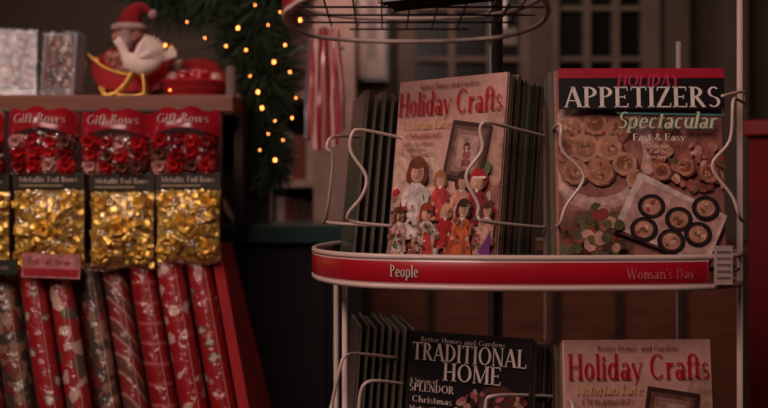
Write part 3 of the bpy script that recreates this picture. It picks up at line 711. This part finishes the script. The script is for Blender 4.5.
sc.make('hanging_ribbon_streamers')

# red cabinet on the right, turned toward the aisle
rc=MB()
rc.box(.012,.7,.02,.5,0,1.50,(130,14,24),'matte'); rc.box(0,.72,0,.52,1.50,1.535,(150,20,30),'gloss')
rc.box(.06,.64,.005,.02,.1,1.4,(140,16,26),'matte'); rc.box(.10,.60,-.002,.005,.18,1.32,(120,14,22),'matte')
rc.make('red_cabinet',(.788,2.2,0),(0,0,math.radians(-26)),bevel=.004)

# bookcase behind
bc=MB(); PK=(180,144,134)
bc.box(-.42,-.40,3.4,3.75,0,2.2,PK); bc.box(-.24,-.10,3.4,3.75,0,2.2,PK); bc.box(-.42,-.10,3.74,3.76,0,2.2,(150,112,104))
for z in (.1,.45,.8,1.2,1.42,1.72,2.18): bc.box(-.42,-.10,3.42,3.75,z-.012,z+.012,PK)
x=-.395
while x<-.255:
    w=random.uniform(.015,.03); h=random.uniform(.14,.19); bc.box(x,x+w-.002,3.46,3.62,1.212,1.212+h*.9,random.choice([(120,40,40),(60,70,66),(170,150,140),(90,60,50)]),'print')
    bc.box(x,x+w-.002,3.46,3.62,1.432,1.432+h*.9,random.choice([(130,60,50),(190,160,150),(90,60,50)]),'print')
    bc.box(x,x+w-.002,3.46,3.62,.812,.812+h,random.choice([(120,40,40),(60,70,66)]),'print'); x+=w
bc.make('bookcase')
po=MB(); po.box(-.12,.02,4.15,4.17,1.86,2.4,(60,40,34),'gloss'); po.box(-.105,.005,4.145,4.15,1.875,2.385,(216,180,172),'print'); po.box(-.07,-.03,4.143,4.145,1.95,2.3,(160,120,114),'print'); po.make('framed_poster')
sg=MB(); sg.box(.415,.44,3.6,3.62,1.98,2.8,(216,206,200),'gloss'); sg.box(.38,.475,3.58,3.64,1.92,1.98,(120,106,100),'gloss'); sg.make('pale_bar')  # pale upright bar above a wider, darker block

# ---------------------------------------------------------------- room shell
def shell(name,x0,x1,y0,y1,z0,z1,col,mat='plaster'):
    mb=MB(); mb.box(x0,x1,y0,y1,z0,z1,col,mat); mb.make(name)
shell('floor',-2.6,2.6,-1.6,4.4,-.1,0,(70,52,42),'floor_tile')
shell('ceiling',-2.6,2.6,-1.6,4.4,2.8,2.9,(120,100,92))
shell('wall_back',-2.6,2.6,4.2,4.3,0,2.8,(78,64,54))
shell('wall_left',-2.3,-2.2,-1.6,4.2,0,2.8,(60,50,44)); shell('wall_right',2.2,2.3,-1.6,4.2,0,2.8,(80,30,30)); shell('wall_front',-2.6,2.6,-1.6,-1.5,0,2.8,(80,70,62))
shell('trim_1',-2.2,2.2,4.16,4.2,0,1.15,(96,70,58),'wood'); shell('trim_2',-2.2,2.2,4.14,4.2,1.15,1.2,(110,84,70),'wood')
for i,(x,w) in enumerate([(1.16,.10),(1.4,.1),(1.7,.1)]): shell('trim_%d'%(i+3),x,x+w,4.12,4.2,1.2,2.8,(100,84,72))
for i in range(9): shell('trim_%d'%(i+10),-.6+i*.26,-.57+i*.26,4.14,4.16,0.05,1.15,(70,48,40))
shell('baseboard_back',-2.2,2.2,4.13,4.16,0,.05,(60,44,38))
wn=MB(); WC=(118,98,86)
wn.box(.12,1.08,4.17,4.19,1.72,2.6,(20,20,18),'gloss')
for x in (.12,.28,.44,.84,.96,1.08): wn.box(x-.014,x+.014,4.13,4.18,1.72,2.6,WC)
for z in (1.74,1.95,2.16,2.37,2.58): wn.box(.12,1.08,4.135,4.18,z-.01,z+.01,WC)
wn.box(.56,.72,4.11,4.2,1.72,2.6,WC); wn.box(.60,.68,4.10,4.11,1.74,2.58,(96,80,70))
wn.box(.06,1.14,4.10,4.2,1.66,1.72,WC); wn.box(.06,.12,4.12,4.2,1.72,2.66,WC); wn.box(1.08,1.14,4.12,4.2,1.72,2.66,WC); wn.box(.06,1.14,4.12,4.2,2.6,2.66,WC)
wn.make('window_1')

# ---------------------------------------------------------------- lights
def area(name,loc,tgt,size,e,col):
    l=bpy.data.lights.new(name,'AREA'); l.size=size; l.energy=e; l.color=col
    o=bpy.data.objects.new(name,l); S.collection.objects.link(o); o.location=loc
    o.rotation_euler=(Vector(tgt)-Vector(loc)).to_track_quat('-Z','Y').to_euler()
area('ceiling_light_key',(-.5,-.1,2.6),(.2,1.5,1.35),.9,24,(1,.72,.65))
area('fill_light_gifts',(-1.3,.9,2.65),(-.6,2.1,1.3),.6,13,(1,.74,.64))  # unseen area light added to brighten the gift display
area('fill_light_back',(.3,3.1,2.75),(.5,4,1.6),.8,6,(1,.74,.62))  # added fill for the back wall, no fixture there
area('fill_light_bookcase',(-.5,2.9,2.75),(-.25,3.5,1.5),.6,9,(1,.74,.66))  # unseen light put in to lift the bookcase
w=bpy.data.worlds.new('World'); S.world=w; w.use_nodes=True
w.node_tree.nodes['Background'].inputs[0].default_value=(1,.68,.62,1); w.node_tree.nodes['Background'].inputs[1].default_value=.03

cam=bpy.data.cameras.new('Camera'); cam.lens=46.875; cam.sensor_width=36; cam.clip_start=.05
co=bpy.data.objects.new('Camera',cam); S.collection.objects.link(co); co.location=(0,0,1.35); co.rotation_euler=(math.pi/2,0,0)
cam.dof.use_dof=True; cam.dof.focus_distance=1.47; cam.dof.aperture_fstop=3.2
S.camera=co
